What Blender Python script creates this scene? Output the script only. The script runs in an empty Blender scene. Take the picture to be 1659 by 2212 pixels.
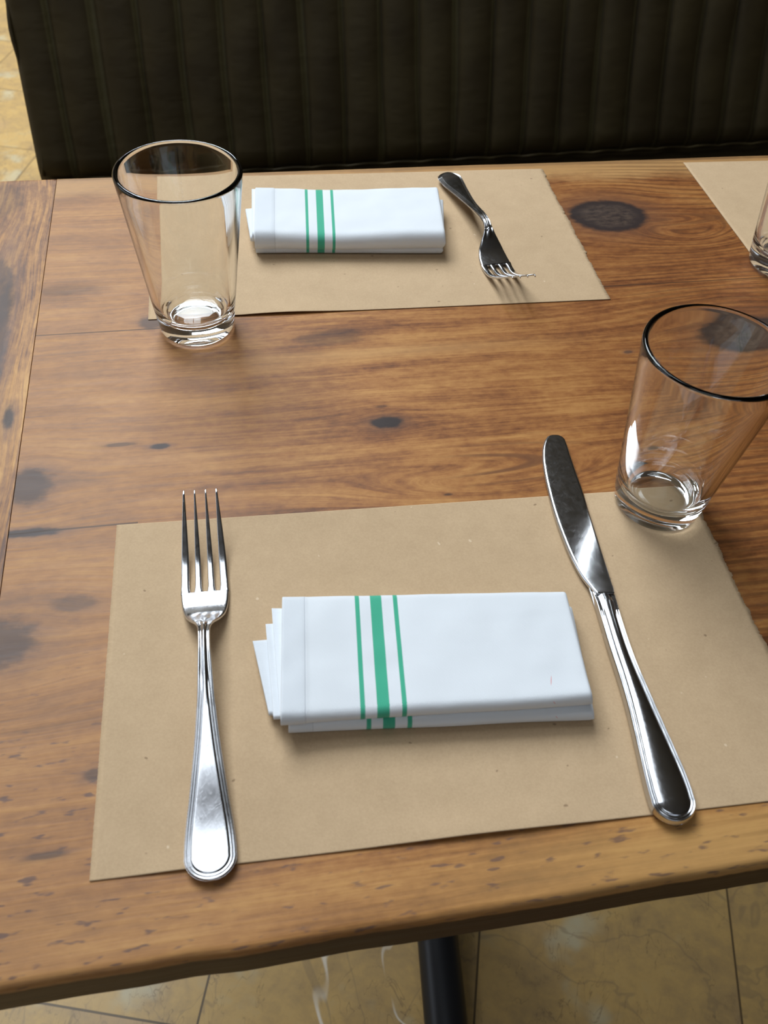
import bpy, bmesh, math, random
import numpy as np
from mathutils import Vector, Matrix

random.seed(7)
C = bpy.context.scene.collection
TZ = 0.75                      # height of the table top

# ------------------------------------------------------------------ camera
F_PX, YAW, PITCH, ROLL = 1919.62, 13.2439, -48.5739, 4.7303
CAM = Vector((-0.0004, -0.3503, TZ + 0.3772))
y_, p_, r_ = (math.radians(a) for a in (YAW, PITCH, ROLL))
fwd = Vector((math.sin(y_)*math.cos(p_), math.cos(y_)*math.cos(p_), math.sin(p_)))
rt = fwd.cross(Vector((0, 0, 1))).normalized()
up = rt.cross(fwd)
rt2 = math.cos(r_)*rt + math.sin(r_)*up
up2 = -math.sin(r_)*rt + math.cos(r_)*up
cd = bpy.data.cameras.new('camera')
cam = bpy.data.objects.new('camera', cd)
C.objects.link(cam)
M = Matrix((rt2, up2, -fwd)).transposed().to_4x4()
M.translation = CAM
cam.matrix_world = M
cd.sensor_fit = 'HORIZONTAL'
cd.sensor_width = 36
cd.lens = 36*F_PX/1659
cd.clip_start = 0.01
cd.dof.use_dof = True
cd.dof.focus_distance = 0.56
cd.dof.aperture_fstop = 20
bpy.context.scene.camera = cam

# ------------------------------------------------------------------ world, lights, exposure
sc = bpy.context.scene
sc.view_settings.view_transform = 'Standard'
sc.view_settings.look = 'None'
sc.view_settings.exposure = 0.0
sc.view_settings.gamma = 1
try:
    sc.cycles.use_denoising = True
    sc.cycles.max_bounces = 14
    sc.cycles.transmission_bounces = 12
    sc.cycles.glossy_bounces = 6
    sc.cycles.diffuse_bounces = 4
    sc.cycles.sample_clamp_indirect = 12
    sc.cycles.blur_glossy = 0.3
except Exception:
    pass
w = bpy.data.worlds.new('world')
sc.world = w
w.use_nodes = True
w.node_tree.nodes['Background'].inputs[0].default_value = (0.75, 0.85, 1.0, 1)
w.node_tree.nodes['Background'].inputs[1].default_value = 1.0

CEIL = 3.4
SKY = (-1.75, 0.28, 0.38, 4.2)      # skylight opening in the ceiling: x0, x1, y0, y1
ROOM = (-3.2, 4.2, -2.6, 5.4)       # x0, x1, y0, y1
def area(name, loc, sx, sy, power, col, rot=(0, 0, 0)):
    l = bpy.data.lights.new(name, 'AREA')
    l.shape = 'RECTANGLE'
    l.size = sx
    l.size_y = sy
    l.energy = power
    l.color = col
    o = bpy.data.objects.new(name, l)
    o.location = loc
    o.rotation_euler = rot
    C.objects.link(o)
    return o
SPLIT = 1.35                          # added split: strong far lamp sets shadows, weak near lamp for fork reflections
area('skylight_daylight', ((SKY[0]+SKY[1])/2, (SPLIT+SKY[3])/2, CEIL+0.12), SKY[1]-SKY[0]+0.1, SKY[3]-SPLIT, 285, (0.88, 0.95, 1.0))
area('skylight_daylight', ((SKY[0]+SKY[1])/2, (SPLIT+SKY[2])/2, CEIL+0.12), SKY[1]-SKY[0]+0.1, SPLIT-SKY[2], 18, (0.88, 0.95, 1.0))
SKY2 = (-1.5, 0.35, -1.55, -0.95)     # a second, smaller and duller skylight
area('skylight_daylight', ((SKY2[0]+SKY2[1])/2, (SKY2[2]+SKY2[3])/2, CEIL+0.12), SKY2[1]-SKY2[0], SKY2[3]-SKY2[2], 7, (0.88, 0.95, 1.0))
area('window_daylight', (ROOM[0]-0.1, 0.9, 1.75), 1.7, 2.2, 9, (0.88, 0.95, 1.0), (0, math.radians(-90), 0))
area('rear_window_daylight', (0.1, ROOM[2]-0.1, 1.9), 2.0, 1.5, 0.7, (1.0, 0.96, 0.9), (math.radians(90), 0, 0))

# ------------------------------------------------------------------ node helpers
class S:
    """a scalar socket with arithmetic"""
    def __init__(s, nt, sock): s.nt, s.s = nt, sock
    def _m(s, op, *o):
        n = s.nt.nodes.new('ShaderNodeMath'); n.operation = op
        for i, a in enumerate((s,)+o):
            if isinstance(a, S): s.nt.links.new(a.s, n.inputs[i])
            else: n.inputs[i].default_value = a
        return S(s.nt, n.outputs[0])
    def __add__(s, o): return s._m('ADD', o)
    __radd__ = __add__
    def __sub__(s, o): return s._m('SUBTRACT', o)
    def __rsub__(s, o): return (s*-1)+o
    def __mul__(s, o): return s._m('MULTIPLY', o)
    __rmul__ = __mul__
    def __truediv__(s, o): return s._m('DIVIDE', o)
    def sin(s): return s._m('SINE')
    def abs(s): return s._m('ABSOLUTE')
    def sqrt(s): return s._m('SQRT')
    def max(s, o): return s._m('MAXIMUM', o)
    def min(s, o): return s._m('MINIMUM', o)
    def exp(s): return s._m('EXPONENT')
    def floor(s): return s._m('FLOOR')
    def fract(s): return s._m('FRACT')
    def gt(s, o): return s._m('GREATER_THAN', o)
    def lt(s, o): return s._m('LESS_THAN', o)
    def step(s, a, b):
        n = s.nt.nodes.new('ShaderNodeMapRange'); n.interpolation_type = 'SMOOTHSTEP'
        s.nt.links.new(s.s, n.inputs[0]); n.inputs[1].default_value = a; n.inputs[2].default_value = b
        return S(s.nt, n.outputs[0])

class Mat:
    def __init__(m, name):
        m.m = bpy.data.materials.new(name); m.m.use_nodes = True
        m.nt = m.m.node_tree; m.b = m.nt.nodes['Principled BSDF']
    def coord(m, kind='Object', off=(0, 0, 0)):
        n = m.nt.nodes.new('ShaderNodeTexCoord'); sp = m.nt.nodes.new('ShaderNodeSeparateXYZ')
        m.nt.links.new(n.outputs[kind], sp.inputs[0])
        r = [S(m.nt, sp.outputs[i]) for i in range(3)]
        return [a+o if o else a for a, o in zip(r, off)]
    def vec(m, x, y, z=0.0):
        n = m.nt.nodes.new('ShaderNodeCombineXYZ')
        for i, a in enumerate((x, y, z)):
            if isinstance(a, S): m.nt.links.new(a.s, n.inputs[i])
            else: n.inputs[i].default_value = a
        return n.outputs[0]
    def noise(m, v, scale=1, detail=2, rough=0.5, dist=0):
        n = m.nt.nodes.new('ShaderNodeTexNoise'); m.nt.links.new(v, n.inputs['Vector'])
        n.inputs['Scale'].default_value = scale; n.inputs['Detail'].default_value = detail
        n.inputs['Roughness'].default_value = rough; n.inputs['Distortion'].default_value = dist
        return S(m.nt, n.outputs[0])
    def white(m, v):
        n = m.nt.nodes.new('ShaderNodeTexWhiteNoise'); m.nt.links.new(v, n.inputs['Vector'])
        return S(m.nt, n.outputs['Value'])
    def ramp(m, f, stops):
        n = m.nt.nodes.new('ShaderNodeValToRGB'); m.nt.links.new(f.s, n.inputs[0])
        e = n.color_ramp.elements
        while len(e) < len(stops): e.new(0.5)
        for k, (p, c) in enumerate(stops): e[k].position = p; e[k].color = (*c, 1)
        return n.outputs[0]
    def mix(m, f, a, b, mode='MIX'):
        n = m.nt.nodes.new('ShaderNodeMix'); n.data_type = 'RGBA'; n.blend_type = mode
        for s_, v in ((n.inputs[0], f), (n.inputs[6], a), (n.inputs[7], b)):
            if isinstance(v, S): m.nt.links.new(v.s, s_)
            elif isinstance(v, bpy.types.NodeSocket): m.nt.links.new(v, s_)
            elif isinstance(v, tuple): s_.default_value = (*v, 1)
            else: s_.default_value = v
        return n.outputs[2]
    def set(m, **k):
        for key, v in k.items():
            i = m.b.inputs[{'base': 'Base Color', 'rough': 'Roughness', 'metal': 'Metallic', 'coat': 'Coat Weight',
                            'coat_rough': 'Coat Roughness', 'ior': 'IOR', 'trans': 'Transmission Weight',
                            'spec': 'Specular IOR Level', 'sheen': 'Sheen Weight', 'sheen_rough': 'Sheen Roughness',
                            'sheen_tint': 'Sheen Tint', 'sss': 'Subsurface Weight'}[key]]
            if isinstance(v, S): m.nt.links.new(v.s, i)
            elif isinstance(v, bpy.types.NodeSocket): m.nt.links.new(v, i)
            elif isinstance(v, tuple): i.default_value = (*v, 1)
            else: i.default_value = v
        return m
    def bump(m, h, strength=0.3, dist=0.001):
        n = m.nt.nodes.new('ShaderNodeBump'); n.inputs['Strength'].default_value = strength
        n.inputs['Distance'].default_value = dist
        m.nt.links.new(h.s, n.inputs['Height']); m.nt.links.new(n.outputs[0], m.b.inputs['Normal'])
        return m

# ------------------------------------------------------------------ materials
def wood_material(name, swap=False):
    m = Mat(name)
    X, Y, Z = m.coord('Object', (TABLE[0], TABLE[1], -TZ))
    x, y = (Y, X) if swap else (X, Y)
    y = y + Z*0.9
    wob = m.noise(m.vec(x*3.0, y*7.0, 3.1), 1, 3)
    yy = y + (wob-0.5)*0.016
    knots = [] if swap else [
        # centre x, y, half length, half height, strength, blue
        (0.3139, 0.2719, 0.034, 0.0245, 1.0, 0.25), (0.0900, 0.0465, 0.0105, 0.0052, 1.0, 0.2), (-0.048, 0.041, 0.006, 0.0022, 0.9, 0.8),
        (-0.121, 0.017, 0.013, 0.0135, 0.75, 0.9), (-0.128, -0.088, 0.022, 0.017, 0.7, 0.95), (0.365, 0.108, 0.042, 0.022, 0.95, 0.2),
        (-0.052, 0.163, 0.010, 0.008, 0.7, 0.6), (0.2475, 0.0065, 0.005, 0.002, 0.8, 0.2), (-0.118, -0.018, 0.020, 0.0035, 0.9, 0.9),
        (0.066, 0.1345, 0.022, 0.009, 0.38, 0.1), (0.268, 0.098, 0.0035, 0.0017, 0.6, 0.6), (0.2755, 0.0885, 0.003, 0.0022, 0.6, 0.9),
        (-0.090, -0.068, 0.012, 0.0055, 0.45, 1.0), (-0.076, -0.163, 0.006, 0.003, 0.6, 1.0), (-0.11, 0.205, 0.025, 0.006, 0.3, 0.3),
        (0.0895, 0.0615, 0.004, 0.0012, 0.5, 0.1), (-0.072, 0.045, 0.010, 0.0018, 0.6, 0.3), (0.115, -0.0175, 0.003, 0.001, 0.7, 0.1),
        (-0.096, -0.196, 0.01, 0.002, 0.6, 0.8), (0.19, 0.36, 0.5, 0.004, 0.25, 0.0)]
    if swap:
        knots = [(0.13, -0.152, 0.10, 0.007, 0.75, 0.9), (0.075, -0.137, 0.012, 0.004, 0.9, 0.6),
                 (0.20, -0.165, 0.05, 0.02, 0.5, 0.6), (0.03, -0.155, 0.03, 0.012, 0.5, 0.5), (0.33, -0.18, 0.03, 0.03, 0.35, 0.2)]
    for kx, ky, a, b, s, bl in knots:
        if b < 0.004: continue
        dx = (x-kx)/(a*2.0); dy = (y-ky)/(b*2.2)
        g = ((dx*dx+dy*dy)*-1.0).exp()
        yy = yy + (y-ky)*g*-0.75*s
    if not swap:
        # flame-shaped growth rings that close towards the right
        for x1, y0, k, mx, my, rx, ry in ((0.095, 0.004, 0.12, 0.15, 0.003, 0.075, 0.022), (0.345, 0.262, 0.16, 0.375, 0.262, 0.045, 0.03)):
            ddx = (x-x1).max(0.0)*k; ddy = y-y0
            rr = (ddx*ddx+ddy*ddy).sqrt() + (wob-0.5)*0.004 + y0
            ex = (x-mx)/rx; ey = (y-my)/ry
            mk = (((ex*ex+ey*ey)*-1.0).exp()*1.5).min(1.0)
            yy = yy*(1.0-mk) + rr*mk
    fine = m.noise(m.vec(x*22.0, yy*520.0, 0.3), 1, 4, 0.65)
    med = m.noise(m.vec(x*5.0, yy*150.0, 5.2), 1, 4, 0.6)
    big = m.noise(m.vec(x*3.2, yy*24.0, 9.0), 1, 4, 0.6)
    blot = m.noise(m.vec(x*16.0, y*42.0, 2.0), 1, 5, 0.65)
    mot = m.noise(m.vec(x*150.0, y*260.0, 4.0), 1, 3, 0.6)
    f = (fine-0.5)*0.55 + (med-0.5)*0.55 + (big-0.5)*0.55 + (blot-0.5)*0.68 + (mot-0.5)*0.34 + 0.50
    if swap:
        f = (fine-0.5)*0.9 + (med-0.5)*0.6 + (big-0.5)*0.5 + (blot-0.5)*0.9 + (mot-0.5)*0.3 + 0.5
        base = m.ramp(f, [(0.26, (0.12, 0.052, 0.026)), (0.44, (0.29, 0.135, 0.052)), (0.60, (0.45, 0.225, 0.075)), (0.80, (0.60, 0.34, 0.12))])
    else:
        base = m.ramp(f, [(0.24, (0.11, 0.036, 0.012)), (0.40, (0.24, 0.090, 0.026)), (0.54, (0.36, 0.150, 0.042)), (0.72, (0.49, 0.240, 0.072))])
        # a pale worn streak, a pale front rail
        e1 = (y-(0.113+0.002))/0.006; e2 = (x-0.11)/0.10
        base = m.mix(((e1*e1+e2*e2)*-1.0).exp()*0.45, base, (0.56, 0.32, 0.12))
        base = m.mix((x+y*0.30).step(0.05, 0.36)*0.62, base, (0.56, 0.44, 0.36), 'MULTIPLY')  # darker, redder to the right: light falloff and board tone painted in
        front = (y+blot*0.02).step(-0.196, -0.222)
        base = m.mix(front*(x.step(-0.02, 0.22)*0.6+0.15), base, (0.52, 0.30, 0.105))
        base = m.mix((y+(blot-0.5)*0.05).step(0.318, 0.345)*0.6, base, (0.52, 0.31, 0.12))
        left_sheen_wear = x.step(0.06, -0.10)*0.42  # left side: skylight sheen painted into the wood colour, also masks scratches
        base = m.mix(left_sheen_wear, base, (0.41, 0.220, 0.098))
        for x1, y0, k, mx, my, rx, ry, fr in ((0.095, 0.004, 0.12, 0.155, 0.003, 0.060, 0.020, 820.0), (0.345, 0.262, 0.16, 0.375, 0.262, 0.040, 0.026, 1500.0)):
            ddx = (x-x1).max(0.0)*k; ddy = y-y0
            rr = (ddx*ddx+ddy*ddy).sqrt() + (wob-0.5)*0.006
            ex = (x-mx)/rx; ey = (y-my)/ry
            mk = ((ex*ex+ey*ey)*-1.0).exp()
            base = m.mix((rr*fr).sin().step(0.55, 1.0)*mk*x.step(x1+0.01, x1+0.05)*0.8, base, (0.12, 0.045, 0.018))
        # open dark grain on the far right, front
        gl = (yy*900.0 + med*6.0).sin()
        base = m.mix(gl.step(0.1, 0.9)*(x-y*0.2).step(0.22, 0.30)*0.45, base, (0.08, 0.03, 0.012))
        # dark worn scratches near the front
        sp = m.noise(m.vec(x*85.0, y*300.0, 1.0), 1, 2)
        base = m.mix(sp.step(0.60, 0.70)*((y-blot*0.05).step(-0.10, -0.19)+left_sheen_wear*0.5)*0.7, base, (0.13, 0.075, 0.06))
    nz = m.noise(m.vec(x*120.0, y*160.0, 7.0), 1, 3)
    for kx, ky, a, b, s, bl in knots:
        dx = (x-kx)/a; dy = (y-ky)/b
        d = (dx*dx+dy*dy).sqrt() + (nz-0.5)*(0.8 if b < 0.02 else 0.25) + (blot-0.5)*(1.1 if b < 0.02 else 0.25)
        halo = (1.0-d.step(0.8, 2.1))*s*0.55
        base = m.mix(halo, base, (0.16+0.02*bl, 0.062+0.04*bl, 0.022+0.05*bl))
        mk = (1.0-d.step(*((0.60, 1.20) if b < 0.02 else (0.86, 1.10))))*s
        base = m.mix(mk, base, (0.024+0.022*bl, 0.012+0.026*bl, 0.008+0.032*bl))
        if b > 0.02 and s > 0.9:
            core = (1.0-d.step(0.55, 0.85))*mot.step(0.3, 0.7)
            base = m.mix(core*0.6, base, (0.105, 0.070, 0.048))
    if not swap:
        for sy, xa, xb in ((0.1555, -0.2, 0.0), (0.1745, 0.25, 0.8), (-0.0175, -0.2, -0.06)):
            ln = 1.0-(y-sy+(wob-0.5)*0.004).abs().step(0.0002, 0.0009)
            base = m.mix(ln*x.gt(xa)*x.lt(xb)*0.8, base, (0.05, 0.025, 0.012))
    # darker edge band all round the table
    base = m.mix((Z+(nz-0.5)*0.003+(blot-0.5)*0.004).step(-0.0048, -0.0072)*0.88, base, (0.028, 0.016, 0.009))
    m.set(base=base, rough=(fine*0.25+0.36), coat=0.06, coat_rough=0.42, spec=0.2)
    m.bump(fine*0.6+med*0.5+nz*0.15, 0.35, 0.0007)
    return m.m

def kraft_material():
    m = Mat('kraft_paper')
    x, y, z = m.coord('Object')
    a = m.noise(m.vec(x, y, z), 60, 4, 0.6)
    b = m.noise(m.vec(x, y*1.0, z), 900, 2, 0.6)
    c = m.noise(m.vec(x, y, z), 8, 3, 0.5)
    base = m.ramp(a*0.35+b*0.35+c*0.3, [(0.3, (0.460, 0.320, 0.186)), (0.7, (0.580, 0.412, 0.250))])
    d = m.noise(m.vec(x*160, y*210, 4.0), 1, 1)
    base = m.mix(d.step(0.775, 0.80)*0.6, base, (0.17, 0.10, 0.05))
    e = m.noise(m.vec(x*210, y*170, 9.0), 1, 1)
    base = m.mix(e.step(0.78, 0.81)*0.6, base, (0.75, 0.60, 0.42))
    m.set(base=base, rough=0.75, spec=0.25)
    m.bump(a+b, 0.22, 0.0006)
    return m.m

def cloth_material(name, stripes, hem, marked=0.0):
    m = Mat(name)
    u, v, _ = m.coord('UV')
    # weave lines follow the cloth
    col = (0.80, 0.83, 0.86)
    wob = m.noise(m.vec(u*2.0, v*3.0, 0.4), 1, 2)
    base = m.mix(m.noise(m.vec(u*6, v*4), 1, 3)*0.3, col, (0.74, 0.775, 0.815))
    tw = ((u*900.0+v*500.0)*1.0).sin()
    mask = None
    for c, wd in stripes:
        s = 1.0-((u-c).abs()+(tw*0.0009)).step(wd-0.0012, wd+0.0012)
        mask = s if mask is None else mask.max(s)
    base = m.mix(mask, base, (0.065, 0.43, 0.27))
    base = m.mix(mask*tw.step(0.3, 1.0)*0.35, base, (0.12, 0.55, 0.38))
    ln = 1.0-(u-hem).abs().step(0.0004, 0.0022)
    base = m.mix(ln*0.35, base, (0.42, 0.45, 0.52))
    band = u.lt(hem)*0.35
    base = m.mix(band, base, (0.66, 0.70, 0.75))
    du = (u-0.872)/0.0045; dv = (v-0.17-(u-0.872)*9.0)/0.018
    base = m.mix((1.0-(du*du+dv*dv).sqrt().step(0.6, 1.1))*marked, base, (0.75, 0.25, 0.25))
    wv = (u*1300.0).sin()*(v*800.0).sin()
    fz = m.noise(m.vec(u*300, v*160), 1, 3)
    m.set(base=base, rough=0.9, spec=0.1, sheen=0.25, sheen_rough=0.5)
    m.bump(wv*0.25+fz*0.6-ln*1.5+tw*0.15+wob*6.0, 0.35, 0.0006)
    return m.m

def metal_material(name, rough=0.16):
    m = Mat(name)
    x, y, z = m.coord('Object')
    sm = m.noise(m.vec(x, y, z), 220, 3, 0.6)
    sc1 = m.noise(m.vec(x*2600+y*900, y*160-x*60, z), 1, 1)
    sc2 = m.noise(m.vec(x*240+y*150, y*1500-x*1200, z), 1, 1)
    fl = m.noise(m.vec(x, y, z), 1500, 1)
    r = sm*0.12 + (sc1.step(0.60, 0.75)*0.05) + (sc2.step(0.62, 0.75)*0.05) + (rough-0.03)
    base = m.mix(fl.step(0.72, 0.80)*0.25, (0.60, 0.605, 0.625), (0.78, 0.80, 0.86))
    m.set(base=base, metal=1.0, rough=r)
    m.bump(sc1.step(0.60, 0.72)*0.3+sc2.step(0.62, 0.72)*0.3+sm*0.5, 0.08, 0.0002)
    return m.m

def glass_material():
    m = Mat('clear_glass')
    m.set(base=(0.985, 0.995, 0.99), rough=0.0, ior=1.5, trans=1.0)
    x, y, z = m.coord('Object')
    m.bump(m.noise(m.vec(x, y, z*0.5), 60, 1), 0.06, 0.0006)
    return m.m

def leather_material(seams=False):
    m = Mat('seamed_olive_leather' if seams else 'dark_olive_leather')
    x, y, z = m.coord('Object')
    a = m.noise(m.vec(x, y, z), 12, 3)
    b = m.noise(m.vec(x, y, z), 700, 2)
    base = m.ramp(a, [(0.3, (0.040, 0.028, 0.011)), (0.7, (0.060, 0.044, 0.017))])
    if seams:
        u, v_, _ = m.coord('UV')
        d = (u.fract()-0.5).abs()
        base = m.mix(d.step(0.40, 0.46)*(b*0.6+0.5), base, (0.115, 0.098, 0.044))  # lighter colour along each channel seam
    m.set(base=base, rough=0.55, spec=0.22)
    wr = m.noise(m.vec(x*28, y*28, z*70), 1, 2)
    m.bump(b*0.25+wr*2.2, 0.35, 0.0012)
    return m.m

def marble_material():
    m = Mat('yellow_marble_tiles')
    X, Y, Z = m.coord('Object')
    c, s = math.cos(math.radians(-17.5)), math.sin(math.radians(-17.5))
    u = X*c + Y*s; v = Y*c - X*s
    tu = (u+0.0704)/0.306; tv = (v+0.1365)/0.306
    iu, iv = tu.floor(), tv.floor()
    rnd = m.white(m.vec(iu, iv, 1.0)); rnd2 = m.white(m.vec(iu, iv, 5.0))
    fu, fv = tu.fract(), tv.fract()
    e = (fu.min(1.0-fu)).min(fv.min(1.0-fv))
    uu, vv = u+rnd*31.0, v+rnd2*17.0
    a = m.noise(m.vec(uu, vv*1.5), 7, 5, 0.6, 0.6)
    b = m.noise(m.vec(uu, vv), 22, 4, 0.65, 0.8)
    mo = m.noise(m.vec(uu, vv*1.3, 6.0), 70, 4, 0.7)
    base = m.ramp(a*0.5+b*0.35+mo*0.25-0.05, [(0.30, (0.19, 0.125, 0.065)), (0.42, (0.35, 0.230, 0.098)), (0.55, (0.45, 0.290, 0.105)), (0.70, (0.41, 0.300, 0.145))])
    g = m.noise(m.vec(uu+4.0, vv), 11, 3)
    base = m.mix(g.step(0.56, 0.70)*0.6, base, (0.42, 0.40, 0.29))
    g2 = m.noise(m.vec(uu, vv+9.0), 5, 3)
    base = m.mix(g2.step(0.55, 0.72)*0.5, base, (0.37, 0.24, 0.14))
    base = m.mix(rnd.step(0.80, 0.86)*0.55, base, (0.40, 0.25, 0.15))
    vn = m.noise(m.vec(uu, vv*0.8, 2.0), 6, 4, 0.55, 1.0)
    vein = 1.0-(vn-0.5).abs().step(0.002, 0.012)
    base = m.mix(vein*0.4, base, (0.20, 0.14, 0.08))
    ck = m.noise(m.vec(uu*1.4, vv*0.6, 12.0), 26, 3, 0.6, 0.8)
    base = m.mix((1.0-(ck-0.5).abs().step(0.001, 0.010))*g.step(0.42, 0.55)*0.5, base, (0.14, 0.09, 0.045))
    vn2 = m.noise(m.vec(uu, vv, 3.3), 4.5, 3, 0.5, 0.7)
    wv = (1.0-(vn2-0.5).abs().step(0.002, 0.010))*g2.step(0.45, 0.55)
    base = m.mix(wv*rnd2.gt(0.8)*0.6, base, (0.78, 0.74, 0.66))
    base = m.mix(1.0-e.step(0.0028, 0.0055), base, (0.10, 0.065, 0.03))
    m.set(base=base, rough=b*0.2+0.25, spec=0.4)
    return m.m

def plain(name, col, rough=0.6, metal=0.0, amp=0.06, scale=30):
    m = Mat(name)
    x, y, z = m.coord('Object')
    n = m.noise(m.vec(x, y, z), scale, 3)
    m.set(base=m.mix(n, tuple(c*(1-amp) for c in col), tuple(min(1, c*(1+amp)) for c in col)), rough=rough, metal=metal)
    return m.m

# ------------------------------------------------------------------ object helpers
def obj(name, verts, faces, mat, parent=None, smooth=True, uvs=None, origin=None):
    """verts in world space; the object's own origin is the parent's (or `origin`)"""
    o0 = Vector(parent['origin']) if parent is not None and 'origin' in parent else Vector(origin or (0, 0, 0))
    rz = parent.get('rz', 0.0) if parent is not None else 0.0
    me = bpy.data.meshes.new(name)
    vs = np.asarray(verts, float)-np.array(o0)
    if rz:
        c, s = math.cos(-rz), math.sin(-rz)
        vs = np.stack([vs[:, 0]*c-vs[:, 1]*s, vs[:, 0]*s+vs[:, 1]*c, vs[:, 2]], -1)
    me.from_pydata(vs.tolist(), [], [tuple(int(i) for i in f) for f in faces])
    if uvs is not None:
        ul = me.uv_layers.new(name='UVMap')
        li = np.zeros(len(me.loops), int); me.loops.foreach_get('vertex_index', li)
        ul.data.foreach_set('uv', np.asarray(uvs, float)[li].ravel())
    if smooth: me.polygons.foreach_set('use_smooth', [True]*len(me.polygons))
    me.materials.append(mat)
    me.update()
    bm = bmesh.new(); bm.from_mesh(me); bmesh.ops.recalc_face_normals(bm, faces=bm.faces); bm.to_mesh(me); bm.free()
    o = bpy.data.objects.new(name, me)
    C.objects.link(o)
    if parent is not None: o.parent = parent
    else: o.location = o0
    return o

def thing(name, label, cat, loc, rz=0.0, group=None):
    o = bpy.data.objects.new(name, None); o.empty_display_size = 0.02
    C.objects.link(o)
    o.location = loc; o.rotation_euler = (0, 0, rz)
    o['origin'] = tuple(loc); o['rz'] = rz
    return tag(o, label, cat, group)

def tag(o, label, cat, group=None):
    o['label'] = label; o['category'] = cat
    if group: o['group'] = group
    return o

def struct(o):
    o['kind'] = 'structure'; return o

def grid_faces(nu, nv, off=0, closed_v=False):
    f = []
    for i in range(nu-1):
        for j in range(nv if closed_v else nv-1):
            a = off+i*nv+j; b = off+i*nv+(j+1) % nv
            f.append((a, b, b+nv, a+nv))
    return f

def box(x0, x1, y0, y1, z0, z1):
    v = [(x, y, z) for x in (x0, x1) for y in (y0, y1) for z in (z0, z1)]
    f = [(0, 1, 3, 2), (4, 6, 7, 5), (0, 4, 5, 1), (2, 3, 7, 6), (0, 2, 6, 4), (1, 5, 7, 3)]
    return v, f

def merge(parts):
    V, Fc = [], []
    for v, f in parts:
        k = len(V); V += [tuple(p) for p in v]; Fc += [tuple(i+k for i in q) for q in f]
    return V, Fc

def bevel(o, width, seg=3):
    b = o.modifiers.new('bevel', 'BEVEL'); b.width = width; b.segments = seg; b.limit_method = 'ANGLE'

def vnoise(x, y, seed=0):
    """smooth value noise for small surface irregularities (numpy)"""
    xi = np.floor(x).astype(int); yi = np.floor(y).astype(int); fx = x-xi; fy = y-yi
    fx = fx*fx*(3-2*fx); fy = fy*fy*(3-2*fy)
    def h(a, b): return np.abs(np.sin(a*127.1+b*311.7+seed*74.7)*43758.5453) % 1.0
    return (h(xi, yi)*(1-fx)+h(xi+1, yi)*fx)*(1-fy)+(h(xi, yi+1)*(1-fx)+h(xi+1, yi+1)*fx)*fy-0.5

# ------------------------------------------------------------------ room shell
TABLE = (0.19, 0.06, 0.0)
x0, x1, y0, y1 = ROOM
marble = marble_material()
plaster = plain('warm_plaster', (0.34, 0.30, 0.25), 0.9)
v, f = box(x0, x1, y0, y1, -0.05, 0.0)
plaster_dark = plain('brown_plaster', (0.13, 0.11, 0.09), 0.9)
struct(obj('floor', v, f, marble, smooth=False))
SX0, SX1, SY0, SY1 = SKY
TX0, TX1, TY0, TY1 = SKY2
ceil = merge([box(x0, SX0, TY1, y1, CEIL, CEIL+0.1), box(SX1, x1, TY1, y1, CEIL, CEIL+0.1),
              box(SX0, SX1, TY1, SY0, CEIL, CEIL+0.1), box(SX0, SX1, SY1, y1, CEIL, CEIL+0.1),
              box(x0, x1, y0, TY0, CEIL, CEIL+0.1), box(x0, TX0, TY0, TY1, CEIL, CEIL+0.1), box(TX1, x1, TY0, TY1, CEIL, CEIL+0.1)])
struct(obj('ceiling', *ceil, plain('dark_ceiling_paint', (0.13, 0.135, 0.145), 0.9), smooth=False))
struct(obj('wall_back', *box(x0-0.2, x1+0.2, y1, y1+0.2, 0, CEIL), plaster, smooth=False))
struct(obj('wall_right', *box(x1, x1+0.2, y0, y1, 0, CEIL), plaster_dark, smooth=False))
WL = (-0.2, 2.0, 0.9, 2.6)      # left window: y0, y1, z0, z1
struct(obj('wall_left', *merge([box(x0-0.2, x0, y0, WL[0], 0, CEIL), box(x0-0.2, x0, WL[1], y1, 0, CEIL),
       box(x0-0.2, x0, WL[0], WL[1], 0, WL[2]), box(x0-0.2, x0, WL[0], WL[1], WL[3], CEIL)]), plaster, smooth=False))
WF = (-0.9, 1.1, 1.15, 2.65)    # rear window: x0, x1, z0, z1
struct(obj('wall_front', *merge([box(x0-0.2, WF[0], y0-0.2, y0, 0, CEIL), box(WF[1], x1+0.2, y0-0.2, y0, 0, CEIL),
       box(WF[0], WF[1], y0-0.2, y0, 0, WF[2]), box(WF[0], WF[1], y0-0.2, y0, WF[3], CEIL)]), plaster_dark, smooth=False))
frame = plain('dark_window_frame', (0.06, 0.055, 0.05), 0.5)
bars = [box(SX0, SX1, y, y+0.04, CEIL+0.01, CEIL+0.07) for y in np.linspace(SY0, SY1-0.04, 5)]
bars += [box(x, x+0.04, SY0, SY1, CEIL+0.01, CEIL+0.07) for x in np.linspace(SX0, SX1-0.04, 4)]
struct(obj('window_1', *merge(bars), frame, smooth=False))
bars = [box(x0-0.08, x0-0.02, y, y+0.05, WL[2], WL[3]) for y in np.linspace(WL[0], WL[1]-0.05, 4)]
bars += [box(x0-0.08, x0-0.02, WL[0], WL[1], z, z+0.05) for z in np.linspace(WL[2], WL[3]-0.05, 4)]
struct(obj('window_2', *merge(bars), frame, smooth=False))
bars = [box(x, x+0.05, y0-0.08, y0-0.02, WF[2], WF[3]) for x in np.linspace(WF[0], WF[1]-0.05, 4)]
bars += [box(WF[0], WF[1], y0-0.08, y0-0.02, z, z+0.05) for z in np.linspace(WF[2], WF[3]-0.05, 3)]
struct(obj('window_3', *merge(bars), frame, smooth=False))

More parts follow.
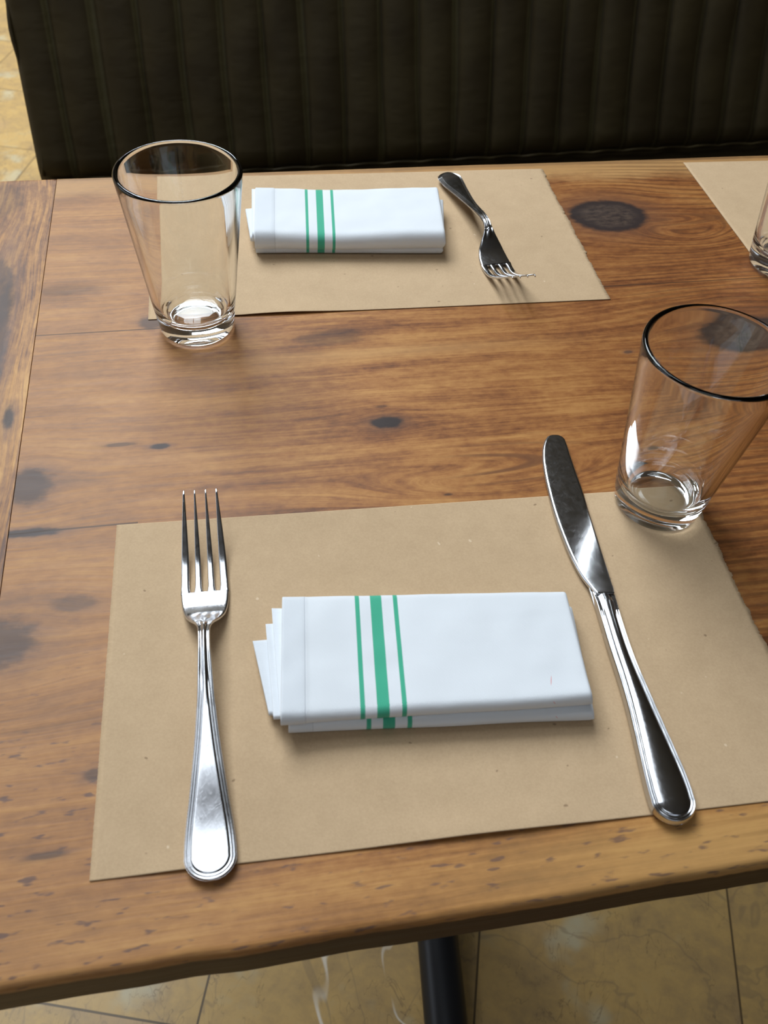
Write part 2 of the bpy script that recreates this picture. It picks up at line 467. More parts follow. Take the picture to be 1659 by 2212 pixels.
# ------------------------------------------------------------------ banquette
leather = leather_material()
bz, by, bx, bs, btilt, byaw = TZ-0.26, 0.851, -0.1857, 0.05352, math.radians(20.8254), math.radians(2.497)
bq = thing('banquette', 'dark olive channel-tufted leather banquette behind the far side of the table', 'bench', (bx, by, 0), 0)
def bpt(x, l, n):
    """x along the bench, l up the slope of the backrest, n out of its face"""
    sx, sl = x, l
    py = sl*math.sin(btilt)-n*math.cos(btilt); pz = sl*math.cos(btilt)+n*math.sin(btilt)
    return (sx*math.cos(byaw)-py*math.sin(byaw), by+sx*math.sin(byaw)+py*math.cos(byaw), bz+pz)
NCH = 26
XL, XR = bx-0.93*bs, bx+NCH*bs
xs, hs = [], []
edges = [XL]+[bx+i*bs for i in range(NCH+1)]
for a, b in zip(edges[:-1], edges[1:]):
    for k in range(14):
        t = k/14; xs.append(a+(b-a)*t)
        hs.append(math.sqrt(max(0, 1-(2*t-1)**2))**0.85*0.010)
xs.append(edges[-1]); hs.append(0)
xs, hs = np.array(xs), np.array(hs)
ls = np.concatenate([[0.0, 0.004, 0.010, 0.018], np.linspace(0.03, 0.62, 72), [0.64, 0.65]])
V = []
for l in ls:
    e = min(1, l/0.018, (0.65-l)/0.03); e = math.sqrt(max(0, e))
    wr = vnoise(xs*30, np.full_like(xs, l*75), 3)*0.0016*np.exp(-((l-0.33)/0.12)**2) + vnoise(xs*25, np.full_like(xs, l*16), 5)*0.0022
    n = hs*(0.35+0.65*e)-0.014*(1-e)+wr
    xo = xs+vnoise(xs*0+np.round(xs/bs), np.full_like(xs, l*9), 8)*0.004
    V += [bpt(a, l, b) for a, b in zip(xo, n)]
fcs = grid_faces(len(ls), len(xs))
V2 = []
for l in (0.0, 0.53):
    for x in (XL+0.004, XR):
        V2.append(bpt(x, l, -0.10))
buv = [((x-bx)/bs+0.07, l) for l in ls for x in xs]
back = obj('backrest', V, fcs, leather_material(True), bq, uvs=buv)
# closed body of the backrest behind the padded face
corners = [bpt(x, l, n) for x in (XL+0.003, XR) for l in (-0.10, 0.645) for n in (-0.10, -0.012)]
cf = [(0, 1, 3, 2), (4, 6, 7, 5), (0, 4, 5, 1), (2, 3, 7, 6), (0, 2, 6, 4), (1, 5, 7, 3)]
obj('backrest_shell', corners, cf, leather, bq, smooth=False)
# frayed piping on the left edge and scalloped piping along the bottom
def tube(pts, r, n=8):
    pts = [Vector(p) for p in pts]; V = []
    rs = r if isinstance(r, (list, tuple)) else [r]*len(pts)
    for i, p in enumerate(pts):
        d = (pts[min(i+1, len(pts)-1)]-pts[max(i-1, 0)]).normalized()
        a = d.cross(Vector((0.3, 0.2, 1))).normalized(); b = d.cross(a)
        V += [p+(a*math.cos(2*math.pi*k/n)+b*math.sin(2*math.pi*k/n))*rs[i] for k in range(n)]
    F_ = grid_faces(len(pts), n, 0, True)
    F_ += [tuple(range(n)), tuple(range(len(V)-n, len(V)))]
    return V, F_
pp = [bpt(XL+0.002+0.002*math.sin(l*60)+(0.006 if l < 0.11 else 0)*math.sin(max(0, min(1, l/0.11))*math.pi), l, 0.002+0.003*math.sin(l*45)) for l in np.linspace(0.01, 0.62, 50)]
obj('piping', *tube(pp, 0.0028), leather, bq)
pp = [bpt(x, 0.001+0.0022*abs(math.sin((x-bx)/bs*math.pi)), 0.0035+0.0018*math.sin(x*70)) for x in np.linspace(XL, XR, 260)]
obj('piping', *tube(pp, 0.0022), leather, bq)
# seat cushion (its top is at the foot of the backrest) and plinth
def cushion(xa, xb, ya, yb, za, zb, r=0.025, nx=60, ny=24):
    prof = []
    for k in range(9):
        a = math.pi/2*k/8
        prof.append((r*(1-math.sin(a)), -r*(1-math.cos(a))))   # inset, drop
    V, rings = [], []
    def ring(ins, z):
        P = []
        xa2, xb2, ya2, yb2 = xa+ins, xb-ins, ya+ins, yb-ins
        for t in np.linspace(0, 1, nx, endpoint=False): P.append((xa2+(xb2-xa2)*t, ya2))
        for t in np.linspace(0, 1, ny, endpoint=False): P.append((xb2, ya2+(yb2-ya2)*t))
        for t in np.linspace(0, 1, nx, endpoint=False): P.append((xb2-(xb2-xa2)*t, yb2))
        for t in np.linspace(0, 1, ny, endpoint=False): P.append((xa2, yb2-(yb2-ya2)*t))
        out = []
        for px, py in P:
            q = vnoise(np.array(px*14), np.array(py*14), 2)
            out.append((px*math.cos(byaw)-(py-by)*math.sin(byaw), by+px*math.sin(byaw)+(py-by)*math.cos(byaw), z+0.006*float(q)))
        return out
    n = 2*(nx+ny)
    R_ = [ring(0.0, za)]+[ring(i_, zb+d_) for i_, d_ in reversed([(i, d) for i, d in prof])]
    R_ = [ring(r*0.6, za), ring(0.0, za+r*0.6)]+[ring(ins, zb+dz) for ins, dz in [(r*(1-math.cos(a)), -r*(1-math.sin(a))) for a in np.linspace(0, math.pi/2, 8)]]
    R_ += [ring(r+0.05, zb+0.002)]
    for q in R_: V += q
    F_ = grid_faces(len(R_), n, 0, True)
    F_ += [tuple(range(n)), tuple(range(len(V)-n, len(V)))]
    return V, F_
obj('seat_cushion', *cushion(XL+0.006, XR, by-0.50, by+0.060, bz-0.17, bz-0.055), leather, bq)
obj('plinth', *box(XL+0.03, XR-0.02, by-0.44, by+0.02, 0.0, bz-0.168), plain('dark_plinth', (0.03, 0.025, 0.02), 0.6), bq, smooth=False)

# ------------------------------------------------------------------ table
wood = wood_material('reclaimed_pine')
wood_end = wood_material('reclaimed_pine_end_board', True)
tb = thing('dining_table', 'reclaimed pine table with a breadboard end and black metal base, set with kraft mats', 'table', TABLE)
TH = 0.030
NY, FY, SXM, TL, TR = -0.2452, 0.3625, -0.1279, -0.235, 0.82
def board(xa, xb, ya, yb, seed, nx, ny, edge_f=0.006, soft=(1, 1, 1, 1), slant=0.0):
    """a plank slab: top grid, worn rounded rim, straight sides. soft: rounding of x-, x+, y-, y+ sides"""
    rings = []
    X = np.linspace(0, 1, nx); Y = np.linspace(0, 1, ny)
    P = [(t, 0) for t in X[:-1]]+[(1, t) for t in Y[:-1]]+[(t, 1) for t in X[::-1][:-1]]+[(0, t) for t in Y[::-1][:-1]]
    P = np.array(P)
    wx = vnoise(P[:, 0]*(xb-xa)*45, P[:, 1]*(yb-ya)*45+seed, seed)*0.0012+vnoise(P[:, 0]*(xb-xa)*9, P[:, 1]*(yb-ya)*9, seed+4)*0.0020
    V = []
    def ring(ins, z):
        ix0, ix1, iy0, iy1 = (ins*s for s in soft)
        w_ = wx
        px = (xa+ix0)+(xb-xa-ix0-ix1)*P[:, 0]; py = (ya+iy0)+(yb-ya-iy0-iy1)*P[:, 1]
        py = py+np.where(P[:, 1] == 0, w_*soft[2], 0)-np.where(P[:, 1] == 1, w_*soft[3], 0)
        return [(a, b, z) for a, b in zip(px, py)]
    R_ = [ring(0.003, TZ-TH), ring(0.0, TZ-TH+0.003), ring(0.0, TZ-edge_f)]
    R_ += [ring(edge_f*(1-math.cos(a)), TZ-edge_f*(1-math.sin(a))) for a in np.linspace(0.2, math.pi/2, 7)]
    R_ += [ring(edge_f+0.004, TZ)]
    for q in R_: V += q
    n = len(P)
    F_ = grid_faces(len(R_), n, 0, True)
    F_ += [tuple(range(n)), tuple(range(len(V)-n, len(V)))]
    return V, F_
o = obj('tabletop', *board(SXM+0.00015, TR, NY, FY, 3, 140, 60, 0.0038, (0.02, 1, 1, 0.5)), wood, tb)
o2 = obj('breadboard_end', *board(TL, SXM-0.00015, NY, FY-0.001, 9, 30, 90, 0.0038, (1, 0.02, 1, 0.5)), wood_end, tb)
blackm = plain('black_painted_steel', (0.02, 0.02, 0.022), 0.35, 0.4)
def lathe(prof, n=64, c=(0, 0, 0), closed=True):
    V, F_ = [], []
    for r, z in prof: V += [(c[0]+r*math.cos(2*math.pi*k/n), c[1]+r*math.sin(2*math.pi*k/n), c[2]+z) for k in range(n)]
    F_ = grid_faces(len(prof), n, 0, True)
    F_ += [tuple(range(n)), tuple(range(len(V)-n, len(V)))]
    return V, F_
CX, CY = 0.183, 0.06
obj('column', *lathe([(0.045, 0.045), (0.045, 0.075), (0.034, 0.085), (0.034, TZ-TH-0.012)], c=(CX, CY, 0)), blackm, tb)
obj('mounting_plate', *box(CX-0.15, CX+0.15, CY-0.15, CY+0.15, TZ-TH-0.014, TZ-TH), blackm, tb, smooth=False)
AX = math.radians(-90-5.2)
for k in range(4):
    a = AX+k*math.pi/2
    d = Vector((math.cos(a), math.sin(a), 0)); nrm = Vector((-d.y, d.x, 0))
    V = []
    for t, r_, z in [(0.02, 0.023, 0.066), (0.10, 0.0235, 0.060), (0.18, 0.024, 0.054), (0.26, 0.024, 0.045), (0.31, 0.022, 0.036), (0.325, 0.015, 0.03)]:
        for j in range(24):
            q = 2*math.pi*j/24
            zz = z-0.022+0.022*math.sin(q)
            p = Vector((CX, CY, 0))+d*t+nrm*r_*math.cos(q)
            V.append((p.x, p.y, max(0.004, zz)))
    F_ = grid_faces(6, 24, 0, True)+[tuple(range(24)), tuple(range(len(V)-24, len(V)))]
    ft = obj('foot', V, F_, blackm, tb)
    ft['origin'] = TABLE
    e = Vector((CX, CY, 0))+d*0.285
    g = obj('glide', *lathe([(0.014, 0.0), (0.016, 0.004), (0.012, 0.012)], 20, (e.x, e.y, 0)), blackm, ft)

# ------------------------------------------------------------------ kraft paper mats
kraft = kraft_material()
MW, MD = 0.3308, 0.1911
def paper_mat(x, y, ang, label, seed, curl):
    nu, nv = 110, 330
    a = math.radians(ang); ex = np.array([math.cos(a), math.sin(a)]); ey = np.array([-ex[1], ex[0]])
    U_, V_ = np.meshgrid(np.linspace(0, 1, nu), np.linspace(0, 1, nv), indexing='ij')
    rs = np.random.RandomState(seed)
    jag = rs.uniform(-1, 1, nv)*0.00035
    for k_, amp in ((3, 0.0005), (8, 0.0006), (27, 0.0008)):
        kn = np.sort(rs.uniform(0, nv, nv//k_)); jag = jag+np.interp(np.arange(nv), kn, rs.uniform(-1, 1, len(kn)))*amp
    jagt = rs.uniform(-1, 1, nv)*0.00012
    X = U_*MW+np.where(U_ > 0.999, jag[None, :], 0)+np.where(U_ < 0.001, jagt[None, :], 0)
    Y = V_*MD
    Z = 0.0005+curl(U_, V_)+0.00012*(vnoise(U_*9, V_*6, seed)+0.5)
    P = np.stack([X*ex[0]+Y*ey[0], X*ex[1]+Y*ey[1], Z], -1).reshape(-1, 3)
    top = P+np.array([x, y, TZ]); bot = top-np.array([0, 0, 0.00025])
    n = nu*nv
    F_ = grid_faces(nu, nv)
    F_ = F_+[tuple(n+i for i in q[::-1]) for q in F_]
    rim = [i*nv for i in range(nu)]+[(nu-1)*nv+j for j in range(1, nv)]+[i*nv+nv-1 for i in range(nu-2, -1, -1)]+[j for j in range(nv-2, 0, -1)]
    for i in range(len(rim)):
        p, q = rim[i], rim[(i+1) % len(rim)]
        F_.append((p, q, n+q, n+p))
    o = obj('paper_placemat', np.concatenate([top, bot]), F_, kraft, origin=(x, y, TZ))
    return tag(o, label, 'placemat', 'kraft paper placemats on the table')
g1 = lambda t, c, w_: np.exp(-((t-c)/w_)**2)
paper_mat(-0.0772, -0.2094, -1.8228, 'nearest brown kraft paper placemat, lying under the near fork and the knife', 1,
          lambda u, v: 0.0020*g1(u, 0.50, 0.13)*g1(v, 0, 0.06)+0.0010*g1(u, 0.12, 0.05)*g1(v, 0, 0.05))
paper_mat(-0.0549, 0.1651, -1.2268, 'brown kraft paper placemat at the far edge, lying under the far fork', 2,
          lambda u, v: 0.0015*g1(u, 0.28, 0.10)*g1(v, 0, 0.05)+0.0005*g1(u, 0.9, 0.2)*g1(v, 1, 0.05))
paper_mat(0.4095, 0.1615, -1.2, 'brown kraft paper placemat cut off by the right edge, beyond the big dark knot', 3,
          lambda u, v: 0.0*u)

# ------------------------------------------------------------------ drinking glasses
glass = glass_material()
def tumbler(x, y, label, z=0.0):
    t = thing('drinking_glass', label, 'glass', (x, y, TZ+z), 0, 'straight clear tumblers on the table')
    rb, rr, H = 0.0251, 0.0377, 0.1114
    prof = [(0.0, 0.0030), (0.010, 0.0028), (0.016, 0.0020), (0.0205, 0.0006), (0.0222, 0.0), (0.0238, 0.0004), (0.0248, 0.0018),
            (0.0255, 0.006), (0.0268, 0.016)]
    for k in range(1, 13): prof.append((0.0268+(rr-0.0268)*k/12, 0.016+(H-0.0022-0.016)*k/12))
    # rim
    ro, wt = rr, 0.0031
    for a in np.linspace(0.25, math.pi-0.25, 9): prof.append((ro-wt/2+wt/2*math.cos(a), H-0.0022+0.0018*math.sin(a)+0.0004))
    inner = []
    for k in range(0, 13):
        zz = H-0.003+(0.020-(H-0.003))*k/12
        ro_ = 0.0268+(rr-0.0268)*(zz-0.016)/(H-0.0022-0.016)
        inner.append((ro_-wt-0.0010*k/12, zz))
    prof += inner
    rI = inner[-1][0]
    prof += [(rI-0.0008, 0.0170), (rI-0.0025, 0.0140), (rI-0.0052, 0.0118), (rI-0.0085, 0.0106), (0.010, 0.0102), (0.004, 0.0100), (0.0, 0.0100)]
    n = 128; V = []; F_ = []
    V.append((x, y, TZ+z+prof[0][1]))
    for r, zz in prof[1:-1]:
        V += [(x+r*math.cos(2*math.pi*k/n), y+r*math.sin(2*math.pi*k/n), TZ+z+zz) for k in range(n)]
    V.append((x, y, TZ+z+prof[-1][1]))
    m_ = len(prof)-2
    F_ = grid_faces(m_, n, 1, True)
    F_ += [(0, 1+(k+1) % n, 1+k) for k in range(n)]
    e = len(V)-1; b0 = 1+(m_-1)*n
    F_ += [(e, b0+k, b0+(k+1) % n) for k in range(n)]
    obj('glass_body', V, F_, glass, t)
    return t
tumbler(-0.0222, 0.1554, 'clear glass tumbler at the left, on the corner of the far placemat', 0.0012)
tumbler(0.2351, -0.0378, 'clear glass tumbler at the right, beside the tip of the knife', 0.0012)
tumbler(0.4275, 0.190, 'clear glass tumbler mostly cut off by the right edge of the photo', 0.0012)

# ------------------------------------------------------------------ cutlery
steel = metal_material('polished_steel', 0.13)
bladem = metal_material('blade_steel', 0.13)
def groove(d, k=1.0):
    """decoration across the edge of a handle: rim bead, groove, thin bead, groove, dome"""
    d = d*1000*k
    g = lambda c, w_, a: a*np.exp(-((d-c)/w_)**2)
    return (-0.9*np.exp(-d/0.35)-g(1.35, 0.36, 0.36)-g(2.45, 0.40, 0.36)-0.16*np.exp(-(d/2.0)**4))/1000
def forged(profile_s, profile_w, s_list, nt, top, bottom, cx=None):
    """loft: for each station s a cross-section of half width w(s); top/bottom give z of (s, x, w)"""
    V = []
    ws = np.interp(s_list, profile_s, profile_w)
    # distance to the outline
    ol_s = np.asarray(profile_s); ol_w = np.asarray(profile_w)
    ol_s = np.concatenate([ol_s[:1]*np.ones(3), ol_s]); ol_w = np.concatenate([[0, ol_w[0]/3, ol_w[0]/1.5], ol_w])
    tt = np.sin(np.linspace(-math.pi/2, math.pi/2, nt))
    tt = 0.35*np.linspace(-1, 1, nt)+0.65*tt
    rows = []
    for s, w_ in zip(s_list, ws):
        x = tt*w_
        d = np.sqrt((ol_s[None, :]-s)**2+(ol_w[None, :]-np.abs(x)[:, None])**2).min(1)
        c = cx(s) if cx else 0.0
        zt = top(s, x, w_, d); zb = bottom(s, x, w_, d)
        row = [(xx+c, s, z) for xx, z in zip(x, zt)]+[(xx+c, s, z) for xx, z in zip(x[::-1], zb[::-1])]
        rows.append(row)
    for r in rows: V += r
    n = 2*nt
    F_ = grid_faces(len(rows), n, 0, True)+[tuple(range(n)), tuple(range(len(V)-n, len(V)))]
    return np.array(V), F_
def smooth_interp(xs_, ys_):
    """monotone-ish cubic through the points"""
    xs_ = np.array(xs_, float); ys_ = np.array(ys_, float)
    m_ = np.gradient(ys_, xs_)
    def f_(x):
        x = np.clip(np.asarray(x, float), xs_[0], xs_[-1])
        i = np.clip(np.searchsorted(xs_, x)-1, 0, len(xs_)-2)
        h = xs_[i+1]-xs_[i]; t = (x-xs_[i])/h
        return (2*t**3-3*t**2+1)*ys_[i]+(t**3-2*t**2+t)*h*m_[i]+(-2*t**3+3*t**2)*ys_[i+1]+(t**3-t**2)*h*m_[i+1]
    return f_
def place(V, ox, oy, ang, z0):
    V = np.asarray(V); c, s = math.cos(ang), math.sin(ang)
    return np.stack([V[:, 0]*c-V[:, 1]*s+ox, V[:, 0]*s+V[:, 1]*c+oy, V[:, 2]+z0], -1)

FZ = smooth_interp([0, 0.012, 0.05, 0.09, 0.106, 0.114, 0.120, 0.126, 0.131, 0.136, 0.143, 0.150, 0.158, 0.165, 0.172, 0.180, 0.19, 0.20],
                   [0.0035, 0.0036, 0.0075, 0.0125, 0.0142, 0.0140, 0.0118, 0.0074, 0.0045, 0.0030, 0.0021, 0.0018, 0.0023, 0.0038, 0.0062, 0.0096, 0.0143, 0.0192])
fw_s = np.array([0.0, 0.0004, 0.0012, 0.0025, 0.0045, 0.0075, 0.0110, 0.0165, 0.0247, 0.0330, 0.0421, 0.0604, 0.0797, 0.0932, 0.1060, 0.1130, 0.1175, 0.1215, 0.1250, 0.1290, 0.1340, 0.1400, 0.1470, 0.1560])
fw_w = np.array([0.0006, 0.0030, 0.0052, 0.0073, 0.0091, 0.0103, 0.0107, 0.0105, 0.0097, 0.0086, 0.0075, 0.0055, 0.0040, 0.0033, 0.0029, 0.0029, 0.0032, 0.0047, 0.0072, 0.0094, 0.0109, 0.0118, 0.0122, 0.0124])
fine_s = np.linspace(0, 0.156, 1200); fine_w = smooth_interp(fw_s, fw_w)(fine_s); fine_w = np.maximum(fine_w, 0.0004)
def round_end(ss, ww, a):
    W = float(np.interp(a, ss, ww))
    return np.where(ss < a, W*np.sqrt(np.clip(1-(1-ss/a)**2, 0, 1))+0.00015, ww)
fine_s = np.concatenate([0.0102*(1-np.cos(np.linspace(0, math.pi/2, 160)))[:-1], fine_s[fine_s >= 0.0102]])
fine_w = np.maximum(smooth_interp(fw_s, fw_w)(fine_s), 0.0004)
fine_w = round_end(fine_s, fine_w, 0.0102)
END_S = 0.0102*(1-np.cos(np.linspace(0, math.pi/2, 44)))[:-1]
S1, S2 = 0.1190, 0.1465
def f_top(s, x, w_, d):
    hand = np.clip((0.1260-s)/0.006, 0, 1)
    nk = math.exp(-((s-0.108)/0.022)**2)
    dome = (1-(np.abs(x)/max(w_, 1e-5))**2)*0.0004
    flute = 0.0
    if s > 0.075:   # the border lines run together along the stem
        k = min(1, (s-0.075)/0.02)
        flute = k*0.00035*np.cos(x/max(w_, 1e-5)*math.pi*2.1)*hand
    gr = groove(d, 1.0)*hand*(1-min(1, max(0, (s-0.075)/0.02)))
    gr = gr-0.0006*np.exp(-d*1000/0.3)*(1-hand)-0.0008*np.exp(-d*1000/0.4)*nk
    return FZ(s)+gr+dome+flute+0.0006*nk
def f_bot(s, x, w_, d):
    th = 0.0019+0.0012*math.exp(-((s-0.112)/0.02)**2)
    return FZ(s)-th*np.clip(0.30+0.7*np.sqrt(np.clip(d*1000/1.2, 0, 1)), 0, 1)*np.ones_like(x)
tine_c = [(-0.0101, -0.0087, 0.00215), (-0.0033, -0.0030, 0.00165), (0.0033, 0.0028, 0.00165), (0.0101, 0.0085, 0.00215)]
def make_fork(ox, oy, ang, label, z0, size=(1, 1, 1)):
    t = thing('dinner_fork', label, 'fork', (ox, oy, z0), ang, 'polished steel dinner forks')
    sa = np.concatenate([END_S, np.linspace(0.0104, S1, 230)])
    V, F_ = forged(fine_s, fine_w, sa, 73, f_top, f_bot)
    obj('handle', place(V, ox, oy, ang, z0), F_, steel, t)
    sb = np.linspace(S1, S2, 60)
    V, F_ = forged(fine_s, fine_w, sb, 73, f_top, f_bot)
    obj('head', place(V, ox, oy, ang, z0), F_, steel, t)
    for ca, cb, wa in tine_c:
        V = []; ss = np.linspace(S2-0.0012, 0.2025, 60)
        for s in ss:
            q = (s-S2)/(0.2025-S2); q_ = max(0, q)
            cx_ = ca+(cb-ca)*q_**1.2
            w_ = wa*float(np.interp(q_, [0, 0.35, 0.6, 0.8, 1], [1.0, 0.93, 0.70, 0.45, 0.22]))
            if q < 0.10:  # the tine root spreads into the head
                w_ = w_+0.0007*(1-max(q, 0)/0.10)**2
            if q > 0.985: w_ *= 0.6
            lim = np.interp(s, [0.1465, 0.16, 0.175, 0.2025], [0.0122, 0.01235, 0.0117, 0.0092])
            th = 0.0019-0.0009*q_
            z = FZ(s)
            for x, zz in ((-1, -0.25), (-0.75, 0), (-0.3, 0.03), (0.3, 0.03), (0.75, 0), (1, -0.25), (1, -0.8), (0.6, -1), (-0.6, -1), (-1, -0.8)):
                xx = np.clip(cx_+x*w_, -lim, lim)
                V.append((xx, s, z+zz*th))
        F2 = grid_faces(60, 10, 0, True)+[tuple(range(10)), tuple(range(590, 600))]
        o = obj('tine', place(V, ox, oy, ang, z0), F2, steel, t)
        o.modifiers.new('bevel', 'BEVEL').width = 0.0002
    t.scale = size
    return t
make_fork(-0.0285, -0.2178, math.radians(-1.2), 'near steel fork lying tines up at the left edge of the nearest placemat', TZ+0.0010)
make_fork(0.1925, 0.3405, math.radians(180+3.6), 'far steel fork on the far placemat, its tines pointing back at the viewer', TZ+0.0010, (0.96, 0.925, 1.35))

def make_knife(ox, oy, ang, label, z0):
    t = thing('dinner_knife', label, 'knife', (ox, oy, z0), ang)
    hs_ = [0, 0.0004, 0.0012, 0.0028, 0.005, 0.0085, 0.013, 0.020, 0.0347, 0.0557, 0.0782, 0.0953, 0.1080, 0.1180, 0.1235, 0.130]
    hw_ = [0.0008, 0.0034, 0.0056, 0.0078, 0.0094, 0.0103, 0.0106, 0.0104, 0.0092, 0.0074, 0.0062, 0.0060, 0.0060, 0.0062, 0.0063, 0.0064]
    fs = np.concatenate([0.0102*(1-np.cos(np.linspace(0, math.pi/2, 160)))[:-1], np.linspace(0.0102, 0.130, 900)]); fwid = round_end(fs, smooth_interp(hs_, hw_)(fs), 0.0102)
    CXk = smooth_interp([0, 0.02, 0.06, 0.09, 0.125, 0.13], [0.0010, 0.0010, 0.0002, -0.0010, -0.0006, -0.0006])
    def th(s): return float(np.interp(s, [0, 0.004, 0.02, 0.06, 0.10, 0.118, 0.124, 0.128], [0.0062, 0.0065, 0.0070, 0.0070, 0.0066, 0.0062, 0.0052, 0.0043]))
    def ktop(s, x, w_, d):
        k = np.clip((0.113-s)/0.004, 0, 1)
        dm = d*1000
        wi = max(np.interp(max(s, 0.0102), fs, fwid)*1000-3.0, 1.8)
        dome = 0.0011*(1-np.clip(1-(dm-2.9)/wi, 0, 1)**2)
        orn = -0.42*np.exp(-((dm-1.55)/0.34)**2)-0.46*np.exp(-((dm-2.75)/0.38)**2)
        return th(s)-0.0011+dome-0.0030*np.clip(1-dm/1.1, 0, 1)**2.2+orn*k/1000
    def kbot(s, x, w_, d):
        r = np.abs(x)/max(w_, 1e-5)
        return 0.0022*np.clip(r, 0, 1)**3.0*np.ones_like(x)+max(0, (s-0.115))*0.12
    sa = np.concatenate([END_S, np.linspace(0.0104, 0.1285, 260)])
    V, F_ = forged(fs, fwid, sa, 81, ktop, kbot, CXk)
    obj('handle', place(V, ox, oy, ang, z0), F_, steel, t)
    # blade outline: cutting edge on the left (x-), back on the right (x+)
    L_s = [0.1225, 0.1284, 0.1352, 0.1466, 0.164, 0.1814, 0.1968, 0.2138, 0.2286, 0.2372, 0.2420, 0.2442, 0.2452]
    L_x = [-0.0052, -0.0073, -0.0097, -0.0120, -0.0137, -0.0144, -0.0141, -0.0130, -0.0108, -0.0082, -0.0056, -0.0036, -0.0014]
    R_s = [0.1225, 0.1284, 0.15, 0.18, 0.20, 0.2139, 0.228, 0.2380, 0.2418, 0.2438, 0.2449, 0.2452]
    R_x = [0.0052, 0.0056, 0.0060, 0.0063, 0.0066, 0.0063, 0.0062, 0.0061, 0.0056, 0.0040, 0.0014, -0.0010]
    fl, fr = smooth_interp(L_s, L_x), smooth_interp(R_s, R_x)
    ss = np.concatenate([np.linspace(0.1225, 0.236, 120), 0.236+(0.2452-0.236)*np.sin(np.linspace(0.05, math.pi/2, 24))])
    nt = 25; V = []
    for s in ss:
        a, b = float(fl(s)), float(fr(s))
        tt = np.linspace(0, 1, nt); x = a+(b-a)*tt
        q = (s-0.1225)/(0.2452-0.1225)
        zc = 0.0030-0.0006*q
        half = (0.0012*(1-q)+0.0006)
        dl = np.clip((x-a)/0.0010, 0, 1)**0.7; dr = np.clip((b-x)/0.0005, 0.4, 1)
        tip = np.clip((0.2456-s)/0.0015, 0.2, 1)
        h = half*dl*dr*tip+0.00008
        lift = 0.0005*np.clip((0.133-s)/0.009, 0, 1)**2
        warp = -0.00025*((x-0.0)/0.012)**2
        V += [(xx, s, zc+hh+lift+wp) for xx, hh, wp in zip(x, h, warp)]
        V += [(xx, s, zc-hh+wp) for xx, hh, wp in zip(x[::-1], h[::-1], warp[::-1])]
    n = 2*nt
    F_ = grid_faces(len(ss), n, 0, True)+[tuple(range(n)), tuple(range(len(V)-n, len(V)))]
    obj('blade', place(V, ox, oy, ang, z0), F_, bladem, t)
    return t
make_knife(0.1714, -0.2239, math.radians(-4.36), 'steel table knife lying beside the right-hand tumbler on the nearest placemat', TZ+0.0009)

# ------------------------------------------------------------------ cloth napkins
def layer(quad, z0, z1, nu=90, r_end=0.5, seed=0, wave=0.0006, hem_u=None, u0=0.0, u1=1.0, arch=None, v_bulge=0.0):
    """one folded layer of cloth: quad = FL, FR, BR, BL (xy). Cross-section is a stadium, so front and back are soft folds."""
    FL, FR, BR, BL = (np.array(q, float) for q in quad)
    h = (z1-z0)/2; zc = (z0+z1)/2
    us = np.concatenate([[0, 0.0015, 0.004], np.linspace(0.008, 0.985, nu), [0.990, 0.994, 0.997, 0.999, 1.0]])
    depth = np.linalg.norm(BL-FL)
    rr_ = min(h, depth/2)/depth
    sect = []
    for a in np.linspace(-math.pi/2, -3*math.pi/2, 13): sect.append((rr_+rr_*math.cos(a)*1.0, math.sin(a)))
    for vv in np.linspace(rr_, 1-rr_, 34)[1:-1]: sect.append((vv, 1.0))
    for a in np.linspace(math.pi/2, -math.pi/2, 13): sect.append((1-rr_+rr_*math.cos(a), math.sin(a)))
    for vv in np.linspace(1-rr_, rr_, 18)[1:-1]: sect.append((vv, -1.0))
    # arc length for the cloth coordinate across the fold
    V, UV = [], []
    for u in us:
        k = 1.0
        if u < 0.004: k = 0.80+0.20*math.sqrt(u/0.004)
        if u > 0.985: k = max(0.0, 1-((u-0.985)/0.015)**2)**0.5*(1-0.25)+0.25
        for j, (vv, zz) in enumerate(sect):
            F0 = FL+(FR-FL)*u; B0 = BL+(BR-BL)*u
            p = F0+(B0-F0)*vv
            nz_ = float(vnoise(np.array(u*5.0+seed), np.array(vv*2.5), seed))+0.5*float(vnoise(np.array(u*14.0+seed), np.array(vv*6), seed+3))
            z = zc+h*zz*k
            zt = max(0.0, zz)
            if hem_u is not None and u < hem_u: z += 0.0005*zt; p = p+(F0-B0)/depth*0.0004*(1 if vv < 0.3 else 0)
            z += wave*nz_*max(zt, 0.25)*2
            if arch: z += arch(u, vv)*(zt*0.5+0.5)
            sway = 0.0012*float(vnoise(np.array(u*4.0+seed*2), np.array(0.5), seed+7))
            p = p+(B0-F0)/depth*sway
            V.append((p[0], p[1], z+TZ))
            UV.append((u0+(u1-u0)*u, vv+(0.3*(1-zz))))
    n = len(sect)
    F_ = grid_faces(len(us), n, 0, True)+[tuple(range(n)), tuple(range(len(V)-n, len(V)))]
    return V, F_, UV

cloth_a = cloth_material('white_twill_green_stripes', [(0.257, 0.0075), (0.322, 0.0195), (0.389, 0.0075)], 0.078, 0.75)
cloth_b = cloth_material('white_twill_green_stripes_far', [(0.274, 0.0075), (0.344, 0.0185), (0.411, 0.0075)], 0.105)
M0 = 0.0008
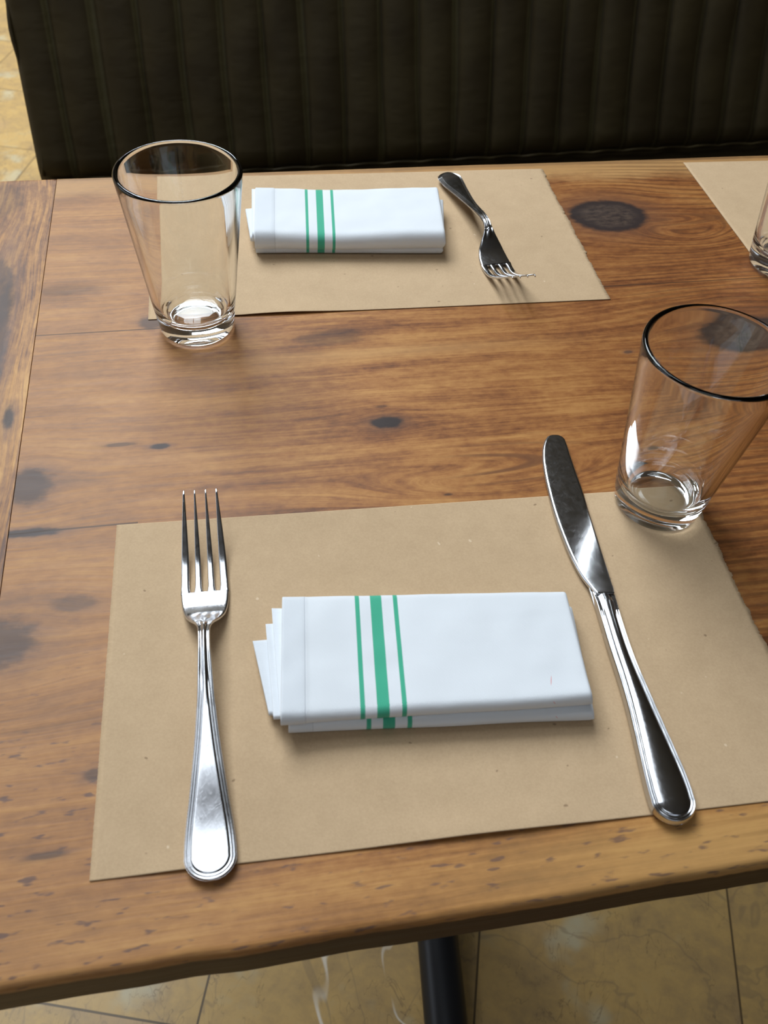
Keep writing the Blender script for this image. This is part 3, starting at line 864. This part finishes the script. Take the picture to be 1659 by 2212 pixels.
# near napkin
nk = thing('cloth_napkin', 'folded white napkin with green stripes lying between the near fork and the knife', 'napkin', (0.08, -0.13, TZ+M0), 0, 'folded white napkins with green stripes')
def L(name, parent, mat, *a, **k):
    V, F_, UV = layer(*a, **k)
    return obj(name, V, F_, mat, parent, uvs=UV)
L('lower_fold', nk, cloth_a, [(0.0090, -0.1570), (0.1515, -0.1700), (0.1600, -0.1070), (0.0165, -0.0905)], M0, M0+0.0085, seed=1, wave=0.0004)
L('top_fold', nk, cloth_a, [(0.0058, -0.1563), (0.1497, -0.1668), (0.1560, -0.1040), (0.0130, -0.0880)], M0+0.0078, M0+0.0165, seed=2, wave=0.0006, hem_u=0.078,
  arch=lambda u, v: 0.0012*max(0, u-0.55)/0.45-0.0008*math.exp(-((u-0.3)/0.15)**2))
L('inner_fold', nk, cloth_a, [(0.0010, -0.1475), (0.10, -0.160), (0.10, -0.110), (-0.0035, -0.1065)], M0+0.0030, M0+0.0062, seed=3, wave=0.0002, u1=0.07)
L('inner_fold', nk, cloth_a, [(0.0028, -0.1510), (0.10, -0.160), (0.10, -0.105), (0.0035, -0.0990)], M0+0.0062, M0+0.0092, seed=4, wave=0.0002, u1=0.07)
L('inner_fold', nk, cloth_a, [(0.0058, -0.1530), (0.10, -0.160), (0.10, -0.105), (0.0072, -0.0925)], M0+0.0088, M0+0.0116, seed=5, wave=0.0002, u1=0.07)
# far napkin
nf = thing('cloth_napkin', 'folded white napkin with green stripes lying between the left tumbler and the far fork', 'napkin', (0.095, 0.26, TZ+M0), 0, 'folded white napkins with green stripes')
L('lower_fold', nf, cloth_b, [(0.0235, 0.2360), (0.1640, 0.2245), (0.1745, 0.2930), (0.0300, 0.3050)], M0, M0+0.0085, seed=6, wave=0.0003)
L('top_fold', nf, cloth_b, [(0.0230, 0.2340), (0.1645, 0.2215), (0.1735, 0.2940), (0.0290, 0.3060)], M0+0.0040, M0+0.0185, seed=7, wave=0.0006, hem_u=0.105,
  arch=lambda u, v: 0.0010*max(0, u-0.6)/0.4-0.0014*math.exp(-((u-0.38)/0.16)**2))
L('inner_fold', nf, cloth_b, [(0.0205, 0.2440), (0.10, 0.230), (0.10, 0.290), (0.0195, 0.2850)], M0+0.0060, M0+0.0110, seed=8, wave=0.0002, u1=0.09)
L('inner_fold', nf, cloth_b, [(0.0215, 0.2385), (0.10, 0.230), (0.10, 0.290), (0.0262, 0.3055)], M0+0.0100, M0+0.0165, seed=9, wave=0.0002, u1=0.09)
L('inner_fold', nf, cloth_b, [(0.10, 0.235), (0.1685, 0.2440), (0.1765, 0.2850), (0.10, 0.290)], M0+0.0060, M0+0.0125, seed=10, wave=0.0002, u0=0.5, u1=0.9)

for o in list(bpy.data.objects):
    for k in ('origin', 'rz'):
        if k in o: del o[k]
